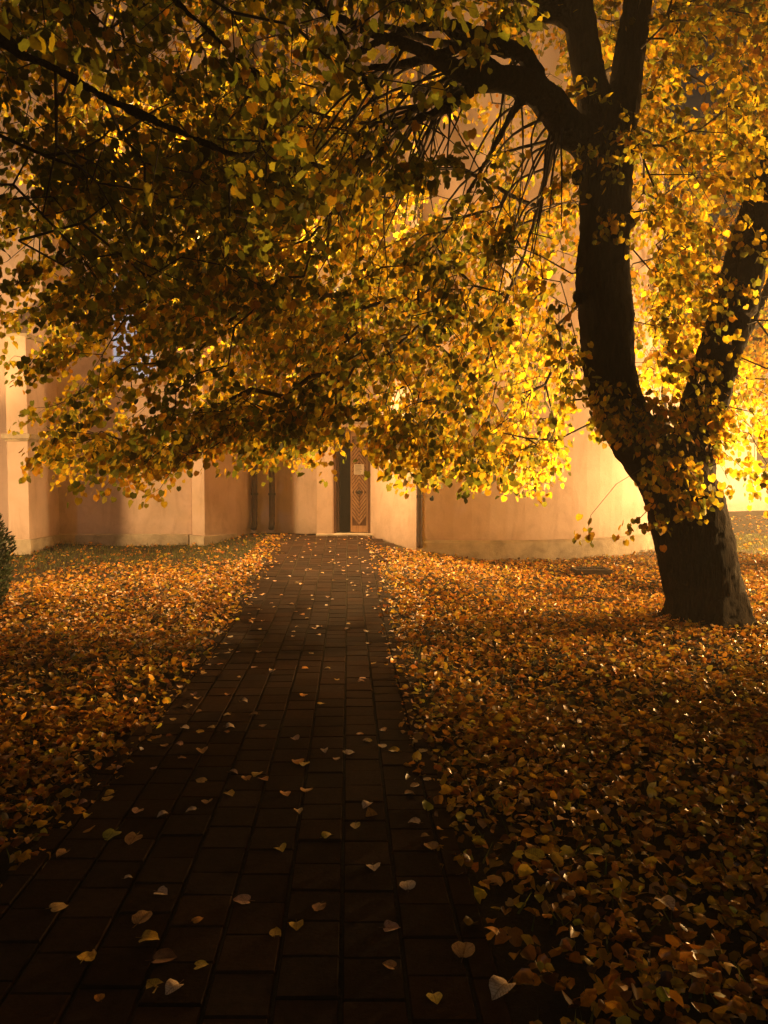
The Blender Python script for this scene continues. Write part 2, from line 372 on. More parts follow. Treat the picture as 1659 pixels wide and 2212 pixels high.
# window high in the bay
wx0, wx1, wz0, wz1 = -5.55, -4.65, 3.7, 6.0
def archpts(x0, x1, z0, z1, n=12):
    r = (x1-x0)/2; return [(x0, z0), (x1, z0), (x1, z1-r)]+[((x0+x1)/2+r*math.cos(t), z1-r+r*math.sin(t)) for t in np.linspace(0.2, math.pi-.2, n)]+[(x0, z1-r)]
def ring(o, i, y0, y1):
    m = MB(); n = len(o)
    for (x, z) in o: m.v.append(Vector((x, y0, z)))
    for (x, z) in i: m.v.append(Vector((x, y0, z)))
    for (x, z) in o: m.v.append(Vector((x, y1, z)))
    for (x, z) in i: m.v.append(Vector((x, y1, z)))
    for a in range(n):
        b = (a+1) % n; m.f += [[a, b, n+b, n+a], [2*n+a, 2*n+b, b, a], [n+a, n+b, 3*n+b, 3*n+a]]
    return m
wf = cpart(ring(archpts(wx0-.14, wx1+.14, wz0-.14, wz1+.14), archpts(wx0, wx1, wz0, wz1), 15.2, 15.31), 'window', M['plaster'])
pm = MB(); A = archpts(wx0, wx1, wz0, wz1); pm.v = [Vector((x, 15.29, z)) for x, z in A]; pm.f = [list(range(len(A)))]
q = pm.build('pane', M['glass']); q.parent = wf
pm = MB(); pm.box(-5.115, 15.255, wz0, -5.085, 15.285, wz1-.02)
for z in (4.15, 4.65, 5.15, 5.6): pm.box(wx0+.02, 15.26, z, wx1-.02, 15.28, z+.02)
q = pm.build('glazing_bar', M['iron']); q.parent = wf
# notice pinned on the door
m = MB(); m.box(-.13, -.004, -.17, .13, 0, .17)
nt_ = obj('notice', pmesh('notice', m.v, m.f), M['paper']); nt_.location = (cx+.0, 15.442, 1.85)
tag(nt_, 'small white printed notice sheet pinned high on the chevron door', 'notice')
nt_.scale = (.8, 1, .62)
m = MB()
for i in range(7):
    wd = random.uniform(.12, .2); m.box(-.1, -.006, .12-i*.042, -.1+wd, -.0045, .135-i*.042)
q = m.build('text_lines', M['ink']); q.parent = nt_

# far building in the glow on the right
fb = empty('distant_building', (22, 40, 0)); tag(fb, 'pale long building blurred by fog beyond the lawn at the right edge', 'building')
m = MB(); m.box(-14, 0, -.5, 22, 8, 7.5); m.build('wall', M['plaster2'], fb)
m = MB(); b = 0
m.v = [Vector(p) for p in ((-14.5, -.6, 7.5), (22.5, -.6, 7.5), (22.5, 8.6, 7.5), (-14.5, 8.6, 7.5), (-14.5, 4, 11), (22.5, 4, 11))]; m.f = [(0, 1, 5, 4), (2, 3, 4, 5), (0, 4, 3), (1, 2, 5)]
m.build('roof', M['pipe'], fb)
for x in (-10, -6, -2, 2, 6, 10, 14):
    m = MB(); m.box(x, -.05, 2.2, x+1, .02, 4.2); wq = m.build('window', M['plaster2'], fb)
    m = MB(); m.box(x+.1, -.06, 2.3, x+.9, -.052, 4.1); q = m.build('pane', M['dark']); q.parent = wq

# ---------------------------------------------------------------- leaves as mesh data
def leaf_template(fold=.12, curl=.15, twist=0, w=1.0, jag=0):
    b = [(0, 0), (0, .48), (0, 1.0), (.30*w, -.13), (.50*w, .20), (.43*w, .62), (-.30*w, -.13), (-.50*w, .20), (-.43*w, .62)]
    V = [(x+random.uniform(-jag, jag), y+random.uniform(-jag, jag)-.1, fold*abs(x)*1.4-curl*(y-.3)**2+twist*x*y) for x, y in b]
    return np.array(V, dtype=np.float32)
LF = np.array([(0, 3, 4, 1), (1, 4, 5, 2), (0, 1, 7, 6), (1, 2, 8, 7)])
def leaves_mesh(name, pos, Rm, size, colr, temps):
    """pos (n,3), Rm (n,3,3), size (n), colr (n,3)"""
    n = len(pos); T = np.stack(temps); ti = rng.integers(0, len(temps), n)
    L = T[ti]*size[:, None, None]
    V = np.einsum('nij,nkj->nki', Rm, L)+pos[:, None, :]
    fc = (LF[None]+(np.arange(n)*9)[:, None, None]).reshape(-1)
    me = bpy.data.meshes.new(name); me.vertices.add(n*9); me.loops.add(n*16); me.polygons.add(n*4)
    me.vertices.foreach_set('co', V.reshape(-1).astype(np.float32)); me.loops.foreach_set('vertex_index', fc.astype(np.int32))
    me.polygons.foreach_set('loop_start', (np.arange(n*4)*4).astype(np.int32)); me.polygons.foreach_set('loop_total', np.full(n*4, 4, dtype=np.int32))
    me.polygons.foreach_set('use_smooth', np.ones(n*4, dtype=bool)); me.update(calc_edges=True)
    at = me.color_attributes.new('col', 'FLOAT_COLOR', 'POINT'); c = np.ones((n, 9, 4), dtype=np.float32); c[:, :, :3] = colr[:, None, :]
    at.data.foreach_set('color', c.ravel()); return me
def frames(d, up):
    """rotation matrices whose y axis is d and z close to up"""
    d = d/np.linalg.norm(d, axis=1, keepdims=True); x = np.cross(d, up); x /= np.linalg.norm(x, axis=1, keepdims=True)+1e-9
    z = np.cross(x, d); return np.stack([x, d, z], axis=2)
def pick(pal, w, n, jit=.25):
    pal = np.array(pal); c = pal[rng.choice(len(pal), n, p=np.array(w)/sum(w))]
    return np.clip(c*(1+rng.normal(0, jit, (n, 1)))*(1+rng.normal(0, .08, (n, 3))), .004, .9)
CROWN = [(.46, .29, .004), (.66, .38, .004), (.16, .17, .008), (.28, .23, .008), (.56, .25, .005), (.08, .085, .006)]
LITTER = [(.56, .22, .010), (.42, .14, .008), (.20, .065, .008), (.68, .34, .014), (.58, .34, .10), (.50, .26, .02), (.09, .04, .015), (.56, .42, .03)]

# litter on both lawns: thick and uncountable
def litter(n, box, dens, sizes, zl=.0, lift=.05):
    x = rng.uniform(box[0], box[1], n*2); y = rng.uniform(box[2], box[3], n*2)
    k = rng.random(n*2) < np.array([dens(a, b) for a, b in zip(x, y)]); x, y = x[k][:n], y[k][:n]
    z = np.array([gz(a, b) for a, b in zip(x, y)])+rng.uniform(.0, lift, len(x))*rng.random(len(x))
    return x, y, z-.012
def side(x, y): c = x-(j0(y)-.41); return abs(c)
def dens(x, y):
    s = side(x, y)
    if s < .93+.05*math.sin(y*5)+.03*math.sin(y*13): return .5*sm(.70, 1.0, s+.08*noise.noise(Vector((x*3, y*3, 7)))) if y > 3 else .12*sm(.8, 1, s)
    if x < -5.3 and y > 10.5 or y > 15.3: return .08
    e = sm(.9, 1.25, s)*.5+.5
    if y < 4.8 and x > 0: e *= 1-(1-sm(.95, 1.4, s))*(1-sm(2.2, 4.2, y))*.7
    # thin band of bare lawn along the church on the left
    if x < -2.4: e *= 1-.85*sm(11.6, 13.0, y+.25*math.sin(x*2)+(-x-3)*.12)
    if x > 1.8 and y > 8: e *= .9
    if x > 6.5: e *= 1-.5*sm(9, 14, y)
    if (x-ARC[0])**2+(y-ARC[1])**2 < 4.86**2: return 0
    return e*(.72+.28*noise.noise(Vector((x*1.1, y*1.1, 2))))
P_, U_, S_, C_ = [], [], [], []
temps = [leaf_template(random.uniform(-.2, .8), random.uniform(-.5, .9), random.uniform(-.7, .7), random.uniform(.75, 1.1), .05) for _ in range(22)]
for (n, box, s0, s1, lf) in ((21000, (-3.5, 4.5, .9, 5.2), .028, .06, .085), (30000, (-7, 8, 4.5, 9.5), .032, .062, .07), (27000, (-9, 10, 9.5, 15.6), .035, .062, .06), (17000, (5.5, 19, 6, 34), .06, .095, .05)):
    x, y, z = litter(n, box, dens, None, lift=lf); k = len(x)
    P_.append(np.stack([x, y, z], 1)); S_.append(rng.uniform(s0, s1, k))
P = np.concatenate(P_); SZ = np.concatenate(S_); n = len(P)
d = rng.normal(0, 1, (n, 3)); d[:, 2] *= .42; up = np.stack([rng.normal(0, .42, n), rng.normal(0, .42, n), np.ones(n)], 1)
CC = pick(LITTER, [6, 3, 2, 4.5, 1, 3.5, 1.6, 2], n, .3)
o = obj('fallen_leaves', leaves_mesh('fallen_leaves', P, frames(d, up), SZ, CC, temps), M['litter'])
tag(o, 'thick carpet of fallen orange and brown linden leaves on the lawn', 'leaf litter', kind='stuff')

# grass
def grass():
    n = 26000; x = rng.uniform(-10, 12, n*3); y = rng.uniform(8.5, 22, n*3)
    def g(a, b):
        if side(a, b) < 1.0 or (a-ARC[0])**2+(b-ARC[1])**2 < 4.8**2 or (b > 15.25 and a < 1) or (a < .7 and b > 14.0 and a > -1.3): return False
        p = .12
        if a < -2.4: p = .12+.88*sm(11.2, 13, b)
        if a > 5.5: p = max(p, .6)
        return random.random() < p
    k = np.array([g(a, b) for a, b in zip(x, y)]); x, y = x[k][:n], y[k][:n]; n = len(x)
    x2 = rng.uniform(-3, 4.5, 5000); y2 = rng.uniform(1.2, 8, 5000); k = np.array([1.0 < side(a, b) for a, b in zip(x2, y2)])
    x = np.concatenate([x, x2[k]]); y = np.concatenate([y, y2[k]]); n = len(x)
    z = np.array([gz(a, b) for a, b in zip(x, y)])-.03
    h = rng.uniform(.05, .10, n); ang = rng.uniform(0, math.pi, n); wd = .006
    lx, ly = rng.normal(0, .4, n)*h, rng.normal(0, .4, n)*h
    V = np.zeros((n, 3, 3), dtype=np.float32); dx, dy = np.cos(ang)*wd, np.sin(ang)*wd
    V[:, 0] = np.stack([x-dx, y-dy, z], 1); V[:, 1] = np.stack([x+dx, y+dy, z], 1); V[:, 2] = np.stack([x+lx, y+ly, z+h], 1)
    me = bpy.data.meshes.new('grass'); me.vertices.add(n*3); me.loops.add(n*3); me.polygons.add(n)
    me.vertices.foreach_set('co', V.ravel()); me.loops.foreach_set('vertex_index', np.arange(n*3, dtype=np.int32))
    me.polygons.foreach_set('loop_start', (np.arange(n)*3).astype(np.int32)); me.polygons.foreach_set('loop_total', np.full(n, 3, dtype=np.int32)); me.update(calc_edges=True)
    c = np.ones((n, 3, 4), dtype=np.float32); c[:, :, :3] = pick([(.10, .12, .02), (.16, .15, .03), (.07, .09, .015)], [3, 2, 2], n)[:, None]
    me.color_attributes.new('col', 'FLOAT_COLOR', 'POINT').data.foreach_set('color', c.ravel())
    return obj('grass', me, M['grass'])
tag(grass(), 'short grass showing between the fallen leaves', 'grass', kind='stuff')

# ---------------------------------------------------------------- single leaves on the paving
def one_leaf(colour, w, curl, fold, tw):
    T = leaf_template(fold, curl, tw, w, .03)
    # finer outline: 14-gon heart with midrib and stalk
    ol = [(0, -.02), (.16, -.13), (.33, -.12), (.46, .0), (.53, .18), (.53, .38), (.46, .58), (.33, .76), (.14, .89), (0, 1.02)]
    V, Fc = [], []; mid = [(0, y) for y in (.0, .2, .45, .7)]
    R_ = [(x*w*random.uniform(.93, 1.07), y) for x, y in ol]; L_ = [(-x*w*random.uniform(.93, 1.07), y) for x, y in ol[1:-1]]
    m_ = mid+[]
    pts = R_+L_+m_
    hgt = lambda x, y: fold*abs(x)-curl*(y-.35)**2+tw*x*(y-.4)+.03*math.sin(9*x+7*y)
    V = [(x, y-.4, hgt(x, y)) for x, y in pts]
    nR = len(R_); Lb = nR; mb_ = nR+len(L_)
    seqR = list(range(nR)); seqL = [0]+list(range(Lb, mb_))+[nR-1]
    for seq, rev in ((seqR, 0), (seqL, 1)):
        mm = [mb_, mb_+1, mb_+2, mb_+3]
        fs = [(seq[0], seq[1], mm[0]), (seq[1], seq[2], mm[0]), (seq[2], seq[3], mm[1], mm[0]), (seq[3], seq[4], mm[1]), (seq[4], seq[5], mm[2], mm[1]), (seq[5], seq[6], mm[2]), (seq[6], seq[7], mm[3], mm[2]), (seq[7], seq[8], mm[3]), (seq[8], seq[9], mm[3])]
        for f_ in fs: Fc.append(tuple(reversed(f_)) if rev else f_)
    b = len(V)                                            # stalk
    for (y, wd) in ((-.4, .016), (-.6, .011), (-.82, .009)):
        z = hgt(0, 0) - .25*curl*(y+.4) + .02
        V += [(-wd+.1*(y+.4)**2*4*tw, y, z), (wd+.1*(y+.4)**2*4*tw, y, z), (.1*(y+.4)**2*4*tw, y, z+wd*1.6)]
    for i in (0, 3):
        for k in range(3): k2 = (k+1) % 3; Fc.append((b+i+k, b+i+k2, b+i+3+k2, b+i+3+k))
    zmin = min(v[2] for v in V); V = [(x, y, z-zmin) for x, y, z in V]
    me = pmesh('leaf', V, Fc, True); c = np.ones((len(V), 4), dtype=np.float32); c[:, :3] = colour
    me.color_attributes.new('col', 'FLOAT_COLOR', 'POINT').data.foreach_set('color', c.ravel()); me.materials.append(M['single']); return me
PC = dict(gold=(.62, .42, .05), yellow=(.74, .58, .06), orange=(.66, .30, .04), tan=(.50, .30, .12), pale=(.72, .58, .42), pink=(.58, .36, .25), brown=(.26, .12, .05), green=(.36, .38, .05), faded=(.55, .40, .16))
LM = {k: [one_leaf(v, random.uniform(.85, 1.1), random.uniform(-.2, .6), random.uniform(-.1, .5), random.uniform(-.6, .6)) for _ in range(3)] for k, v in PC.items()}
G = 'single leaves scattered on the paving'
def put_leaf(px, py, c, size, label, rz=None, tilt=None, x=None, y=None, grp=G, lift=0):
    if x is None: x, y, z = ground_at(px, py)
    else: z = gz(x, y)
    o = bpy.data.objects.new('fallen_leaf', random.choice(LM[c])); COL.objects.link(o)
    o.location = (x, y, z+.013+lift); o.scale = (size*.84,)*3
    o.rotation_euler = (random.uniform(-.12, .12) if tilt is None else tilt, random.uniform(-.12, .12), random.uniform(0, 6.28) if rz is None else rz)
    return tag(o, label, 'leaf', grp)
BIG = [
 (190, 2074, 'gold', .075, 'golden flat leaf with a short stalk, lowest leaf on the left of the dark paving'),
 (310, 1992, 'tan', .085, 'long tan curled leaf just above the round golden leaf on the dark paving'),
 (323, 2038, 'gold', .07, 'round golden leaf between the long tan leaf and the dull brown leaf'),
 (354, 2081, 'brown', .085, 'dull brown leaf with frilled edges under the round golden leaf'),
 (434, 2095, 'yellow', .05, 'small yellow leaf with a bent stalk right of the dull brown leaf'),
 (334, 2140, 'gold', .07, 'golden leaf touching a pale pinkish leaf near the bottom of the path'),
 (374, 2148, 'pale', .06, 'pale pinkish leaf touching the golden leaf near the bottom of the path'),
 (214, 2164, 'orange', .035, 'tiny orange leaf alone at the bottom left of the path'),
 (523, 1953, 'pink', .07, 'pinkish tan leaf alone in the middle of the darkest paving'),
 (427, 1995, 'orange', .045, 'small orange leaf left of centre on the darkest paving'),
 (595, 2023, 'gold', .055, 'golden leaf, left one of a pair low in the centre of the path'),
 (640, 2009, 'gold', .055, 'golden leaf, right one of a pair low in the centre of the path'),
 (688, 1968, 'brown', .065, 'dark reddish brown leaf above the pair of golden leaves'),
 (807, 1882, 'pale', .06, 'whitish leaf alone near the right side of the dark paving'),
 (846, 2013, 'pink', .065, 'pale tan crumpled leaf near the right border, lower than the whitish leaf'),
 (841, 2095, 'tan', .05, 'dim brownish leaf directly below the crumpled pale tan leaf'),
 (241, 1812, 'green', .085, 'large yellow-green leaf near the left border of the path'),
 (288, 1821, 'tan', .09, 'long tan leaf lying beside the large yellow-green leaf'),
 (135, 1852, 'tan', .06, 'tan leaf on the left border course of the path'),
 (352, 1769, 'pale', .055, 'pale leaf with a stalk above the long tan leaf'),
 (413, 1759, 'pale', .055, 'pale triangular leaf with stalk, left of centre of the path'),
 (349, 1937, 'pale', .055, 'pale leaf with long stalk on the dark left half of the path'),
 (277, 1905, 'pale', .035, 'little pale leaf crumb near the left border course'),
 (127, 1968, 'faded', .07, 'faded grey-tan leaf at the far left of the dark paving'),
 (606, 1842, 'yellow', .06, 'yellow curled leaf on a joint in the centre of the path'),
 (708, 1813, 'yellow', .055, 'yellow leaf right of the centre, beside a cross joint'),
 (801, 1767, 'orange', .075, 'bright orange leaf standing on edge on the paving'),
 (767, 1790, 'gold', .06, 'flat golden leaf left below the bright orange leaf'),
 (495, 1722, 'gold', .06, 'golden oval leaf, left of centre above the dark paving'),
 (657, 1656, 'yellow', .07, 'brightest yellow leaf with a straight stalk on a long joint'),
 (644, 1759, 'faded', .055, 'greyish leaf at a joint below the brightest yellow leaf'),
 (661, 1714, 'orange', .065, 'orange folded leaf between the bright yellow and the greyish leaf'),
 (757, 1632, 'pale', .06, 'pale oval leaf on the vertical joint right of the centre'),
 (825, 1617, 'tan', .065, 'tan oval leaf by the right border of the path'),
 (701, 1628, 'pale', .055, 'pale two-lobed leaf left of the pale oval leaf'),
 (436, 1628, 'tan', .075, 'long tan wavy leaf on the upper left of the paving'),
 (354, 1616, 'tan', .06, 'tan oval leaf close to the left litter edge'),
 (400, 1578, 'pale', .06, 'pale tan oval leaf above the long tan wavy leaf'),
 (570, 1690, 'orange', .06, 'orange-brown curled leaf on a long joint left of centre'),
 (533, 1687, 'orange', .06, 'round orange leaf beside the orange-brown curled leaf'),
 (504, 1677, 'pink', .055, 'pinkish leaf left of the round orange leaf'),
 (880, 1921, 'pale', .065, 'pale leaf with long stalk on the right border course'),
 (895, 1785, 'pale', .06, 'whitish leaf on the right border course, higher up'),
 (930, 1836, 'tan', .07, 'two-tone tan leaf where the right border meets the litter'),
 (885, 1722, 'tan', .06, 'tan oval leaf hanging over the right edge of the path'),
 (939, 2166, 'yellow', .055, 'yellow leaf with stalk alone at the bottom right of the path'),
 (1003, 2063, 'tan', .085, 'broad tan leaf pair at the right foot of the path'),
]
for px, py, c, s, lab in BIG: put_leaf(px, py, c, s, lab, tilt=(1.0 if 'standing' in lab else None))
LG = 'bright leaves on top of the litter'
for px, py, c, s, lab in ((1152, 1886, 'yellow', .09, 'vivid yellow leaf on top of the dark litter right of the path'),
                          (1083, 2195, 'pale', .085, 'large pale leaf at the bottom edge right of the path'),
                          (1438, 1999, 'pale', .08, 'narrow whitish leaf lying on the litter at the lower right'),
                          (1283, 1885, 'green', .09, 'dull greenish leaf on the litter right of the vivid yellow leaf'),
                          (1150, 1418, 'yellow', .09, 'yellow leaf on the litter left of the tree shadow'),
                          (1090, 1700, 'yellow', .09, 'yellow leaf with grey neighbour in the middle of the right litter')):
    put_leaf(px, py, c, s, lab, grp=LG, lift=.06)
cnt = 0
while cnt < 235:
    y = 3.4+12*random.random()**1.0; u = random.uniform(-1.3, .48); x = j0(y)+u
    e = min(u+1.33, .5-u)
    if random.random() > .35+.65*math.exp(-e*3): continue
    c = random.choice(['tan', 'pale', 'pink', 'gold', 'faded', 'orange', 'tan', 'faded', 'brown'])
    lab = 'small faded leaf among many on the far lit stretch of the path' if y > 7 else 'small leaf scattered on the shaded middle stretch of the path'
    put_leaf(0, 0, c, random.uniform(.045, .07), lab, x=x, y=y, grp=G+(' far' if y > 7 else ' middle')); cnt += 1

# ---------------------------------------------------------------- trees
rad = lambda px, D: px*D/F
def limb(ctrl, sub=5):
    """ctrl: (px,py,D,radius in px)"""
    return spline([W(a, b, D) for a, b, D, r in ctrl], [rad(r, D) for a, b, D, r in ctrl], sub)
def cloud_tex():
    t = bpy.data.textures.new('bark_relief', 'CLOUDS'); t.noise_scale = .11; t.noise_depth = 4; return t
BT = cloud_tex()
def yb(px):     # lower edge of the foliage across the picture
    X = [-300, 0, 30, 60, 120, 180, 300, 380, 425, 470, 540, 570, 690, 760, 850, 930, 1060, 1150, 1210, 1235, 1260, 1420, 1500, 1600, 2000]
    Y = [640, 650, 790, 960, 1010, 1035, 1035, 1050, 985, 960, 960, 985, 985, 940, 965, 1028, 1030, 1045, 985, 880, 860, 860, 1000, 1110, 1130]
    return float(np.interp(px, X, Y))
def grow(roots, att, ctr, stiff=.35):
    """join each attractor to the nearest wood that lies nearer the trunk; returns segments with pipe-model radii"""
    P = [tuple(p) for p, r in roots]; rr = [r for p, r in roots]; par = [-1]*len(P); dist = [0.0]*len(P)
    # path length from trunk approximated by distance to ctr
    A = sorted(att, key=lambda a: (Vector(a[0])-ctr).length)
    cap = len(P)+len(A)*6+10; arr = np.zeros((cap, 3)); dl = np.zeros(cap); arr[:len(P)] = np.array(P); nP = len(P)
    for i in range(nP): dl[i] = (Vector(P[i])-ctr).length*.5
    ends = []
    for a in A:
        q = np.array(a[0]); dd = np.linalg.norm(arr[:nP]-q, axis=1); cost = dd+stiff*dl[:nP]+.8*np.maximum(0, arr[:nP, 2]*-1+q[2]-.2)*.6
        k = int(np.argmin(cost)); p0 = Vector(arr[k]); p1 = Vector(q); L = (p1-p0).length; ns = max(1, min(5, int(L/.28)))
        prev = k
        sag = .10*L; off = Vector((random.gauss(0, .06), random.gauss(0, .06), random.gauss(0, .05)))*L
        for s in range(1, ns+1):
            t = s/ns; b = 4*t*(1-t); pt = p0.lerp(p1, t)+off*b+Vector((0, 0, sag*b))
            arr[nP] = pt; dl[nP] = dl[prev]+L/ns; par.append(prev); prev = nP; nP += 1
        ends.append(prev)
    nroot = len(roots); load = np.zeros(nP)
    for e in ends:
        k = e
        while k >= nroot: load[k] += 1; k = par[k]
    return arr[:nP], par, load, nroot, A, ends
def twigs_mesh(arr, par, load, nroot, rmax, base=.0032):
    V, Fc = [], []
    for i in range(nroot, len(arr)):
        p = par[i]; a = Vector(arr[p]); b = Vector(arr[i]); t = b-a
        if t.length < 1e-4: continue
        t.normalize(); u = t.cross(Vector((.3, .1, .95)));
        if u.length < .05: u = t.cross(Vector((1, 0, 0)))
        u.normalize(); w = t.cross(u); r1 = min(rmax, base*load[i]**.48); r0 = r1 if p < nroot else min(rmax, base*load[p]**.48)
        r0 = min(r0, r1*1.6); k0 = len(V); n = 5
        for (c, r) in ((a, r0), (b, r1)):
            for k in range(n): an = 2*math.pi*k/n; V.append(c+u*math.cos(an)*r+w*math.sin(an)*r)
        for k in range(n): k2 = (k+1) % n; Fc.append((k0+k, k0+k2, k0+n+k2, k0+n+k))
    return V, Fc
def foliage(A, ctr, nleaf, s0, s1, pal, wt, droop=.55, tw_len=(.35, .75)):
    """spray of leaves around each attractor, hanging out and down; returns leaf arrays and twig tubes"""
    pos, dr, tw = [], [], MB()
    for (p, sc) in A:
        p = Vector(p); out = (p-ctr); out.z *= .3
        out = (out.normalized() if out.length > .01 else Vector((1, 0, 0)))+Vector((random.gauss(0, .5), random.gauss(0, .5), random.gauss(0, .25)))
        out.z -= droop; out.normalize(); L = random.uniform(*tw_len)*sc; nl = max(3, int(nleaf*sc*random.uniform(.6, 1.3)))
        pr = p; sidev = out.cross(Vector((0, 0, 1))).normalized(); pts = [p]
        for s in range(4):
            t = (s+1)/4; pts.append(p+out*L*t+Vector((0, 0, -.22*L*t*t)))
        if sc < 1.7: tw.tube(pts[:4], [.003, .0026, .002, .0014], 3, caps=False)
        for j in range(nl):
            t = random.random()**.8; i = min(3, int(t*4)); q = pts[i].lerp(pts[i+1], t*4-i)
            sg = 1 if j % 2 else -1; sd = sidev*sg*random.uniform(.3, 1)
            q = q+sd*random.uniform(.02, .16)*(.6+sc*.4)+Vector((random.gauss(0, .05), random.gauss(0, .05), random.gauss(0, .05)))
            pos.append(q); dr.append(sd*.7+out*.5+Vector((random.gauss(0, .4), random.gauss(0, .4), -.75+random.gauss(0, .35))))
    n = len(pos); P = np.array([tuple(q) for q in pos]); D = np.array([tuple(q) for q in dr])
    up = rng.normal(0, .75, (n, 3)); up[:, 2] += .55
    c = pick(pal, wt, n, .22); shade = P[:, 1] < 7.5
    c2 = pick(pal, [1.6, 1, 5, 4, 1, 5], n, .22)*.9; c[shade] = c2[shade]  # near leaves darkened and greened; shade put into their colour
    return P, frames(D, up), np.clip(rng.normal((s0+s1)/2, (s1-s0)/3.2, n), s0*.7, s1*1.3), c, tw
LT = [leaf_template(random.uniform(-.1, .35), random.uniform(0, .35), random.uniform(-.3, .3), random.uniform(.85, 1.08), .025) for _ in range(14)]
def make_tree(name, loc, label, cat, roots, trunk_mb, att, ctr, nleaf, s0, s1, pal, wt, group=None, voxel=.03, rmax=.05, tw_len=(.35, .75), stiff=.35):
    t = empty(name, loc); tag(t, label, cat, group); inv = Matrix.Translation(-Vector(loc))
    if trunk_mb:
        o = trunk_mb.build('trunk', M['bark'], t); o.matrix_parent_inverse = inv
        r = o.modifiers.new('r', 'REMESH'); r.mode = 'VOXEL'; r.voxel_size = voxel; r.use_smooth_shade = True
        d = o.modifiers.new('d', 'DISPLACE'); d.texture = BT; d.strength = .05; d.mid_level = .5
    arr, par, load, nr, A, ends = grow(roots, att, ctr, stiff)
    V, Fc = twigs_mesh(arr, par, load, nr, rmax)
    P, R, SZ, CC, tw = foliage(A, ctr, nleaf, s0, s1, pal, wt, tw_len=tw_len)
    b = len(V); V += tw.v; Fc += [[b+i for i in f] for f in tw.f]
    o = obj('branches', pmesh('branches', V, Fc, True), M['twig'], t); o.matrix_parent_inverse = inv
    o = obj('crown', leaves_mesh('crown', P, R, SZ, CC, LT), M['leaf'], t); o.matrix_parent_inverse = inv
    print(name, 'leaves', len(P)); return t
def ok(p):
    """stay out of the building and away from the lens"""
    if p.y < 2.2 or p.z < 1.5: return False
    if p.y > 14.2 and p.x < .8: return False
    if (p-Vector((-.3, 14.3, 5.6))).length < 1.5 or (p-Vector((-3.5, 14.2, 6.3))).length < 1.2: return False
    if (p.x-ARC[0])**2+(p.y-ARC[1])**2 < 5.4**2: return False
    return True

# --- main linden with two stems
TB = W(1527, 1335, 8.4)
D0 = 8.4
tm = MB(); roots = []
def add(ctrl, sub=5, n=12):
    pts, r = limb(ctrl, sub); tm.tube(pts, r, n); return pts, r
lower = [(1532, 1365, 8.4, 104), (1529, 1335, 8.4, 88), (1524, 1300, 8.4, 80), (1504, 1200, 8.4, 81), (1482, 1100, 8.4, 80), (1455, 1030, 8.4, 76), (1430, 970, 8.4, 62)]
add(lower, n=20)
sL = add([(1455, 1050, 8.4, 60), (1400, 985, 8.35, 56), (1345, 900, 8.3, 54), (1316, 800, 8.3, 56), (1310, 690, 8.3, 58), (1302, 600, 8.3, 58), (1306, 500, 8.3, 53), (1308, 400, 8.3, 56), (1312, 310, 8.3, 58)], n=16)
sR = add([(1475, 1060, 8.4, 66), (1495, 980, 8.45, 52), (1520, 880, 8.5, 49), (1548, 780, 8.5, 48), (1585, 670, 8.6, 46), (1612, 560, 8.7, 45), (1648, 440, 8.8, 42), (1690, 300, 8.9, 38), (1740, 120, 9.0, 32), (1760, -100, 9.1, 26), (1775, -350, 9.1, 18)], n=14)
uL = add([(1312, 330, 8.3, 46), (1288, 240, 8.3, 38), (1266, 130, 8.3, 34), (1246, 0, 8.3, 34), (1225, -180, 8.2, 30), (1190, -420, 8.1, 20), (1150, -700, 8, 12)])
uR = add([(1320, 330, 8.3, 44), (1343, 240, 8.35, 37), (1358, 130, 8.4, 34), (1378, 0, 8.4, 30), (1400, -200, 8.5, 26), (1430, -480, 8.6, 18), (1460, -760, 8.6, 10)])
l1 = add([(1305, 350, 8.3, 44), (1262, 300, 8.2, 40), (1225, 275, 8.1, 38), (1190, 225, 7.9, 35), (1140, 185, 7.6, 31), (1060, 165, 7.2, 26), (985, 150, 6.9, 20), (900, 105, 6.5, 14), (800, 70, 6.2, 10), (690, 15, 5.9, 8), (560, -60, 5.6, 6)])
l2 = add([(1170, 215, 7.8, 26), (1135, 120, 7.6, 20), (1085, 105, 7.4, 16), (1000, 100, 7.2, 12), (900, 135, 7.0, 9), (760, 150, 6.8, 6)])
l3 = add([(1262, 60, 8.3, 28), (1190, 30, 8.2, 18), (1080, 75, 8.1, 12), (960, 95, 8.0, 9), (840, 60, 7.9, 7), (700, 40, 7.8, 5)])
l4 = add([(1090, 175, 7.4, 20), (1010, 190, 7.4, 15), (940, 215, 7.4, 11), (880, 250, 7.4, 7), (800, 330, 7.4, 4)])
l5 = add([(1210, 260, 8.0, 20), (1190, 330, 8.3, 10), (1170, 420, 8.8, 6), (1130, 560, 9.5, 4)])
l6 = add([(1310, 360, 8.4, 30), (1215, 250, 9.2, 18), (1060, 180, 10.2, 13), (880, 200, 10.8, 10), (680, 260, 11.0, 8), (480, 330, 11, 6), (300, 430, 11, 4)])
l7 = add([(1080, 160, 7.3, 16), (960, 60, 7.2, 11), (820, -20, 7.0, 9), (600, -60, 7.0, 7), (380, -20, 7.0, 6), (180, 90, 7.2, 4)])
l8 = add([(1540, 830, 8.5, 26), (1590, 760, 9.2, 12), (1660, 620, 10.2, 9), (1700, 500, 11, 6)])
l9 = add([(1270, 150, 8.3, 22), (1240, 0, 9.3, 15), (1150, -80, 10.3, 12), (1000, -60, 11, 9), (800, 0, 11.5, 7), (600, 80, 12, 5)])
for k in range(6):      # root flare
    a = k*1.05+.4; b0 = TB+Vector((.28*math.cos(a), .28*math.sin(a), .22)); b1 = TB+Vector((.54*math.cos(a), .54*math.sin(a), -.08))
    tm.tube([b0, b0.lerp(b1, .5)+Vector((0, 0, -.05)), b1], [.17, .10, .04], 8)
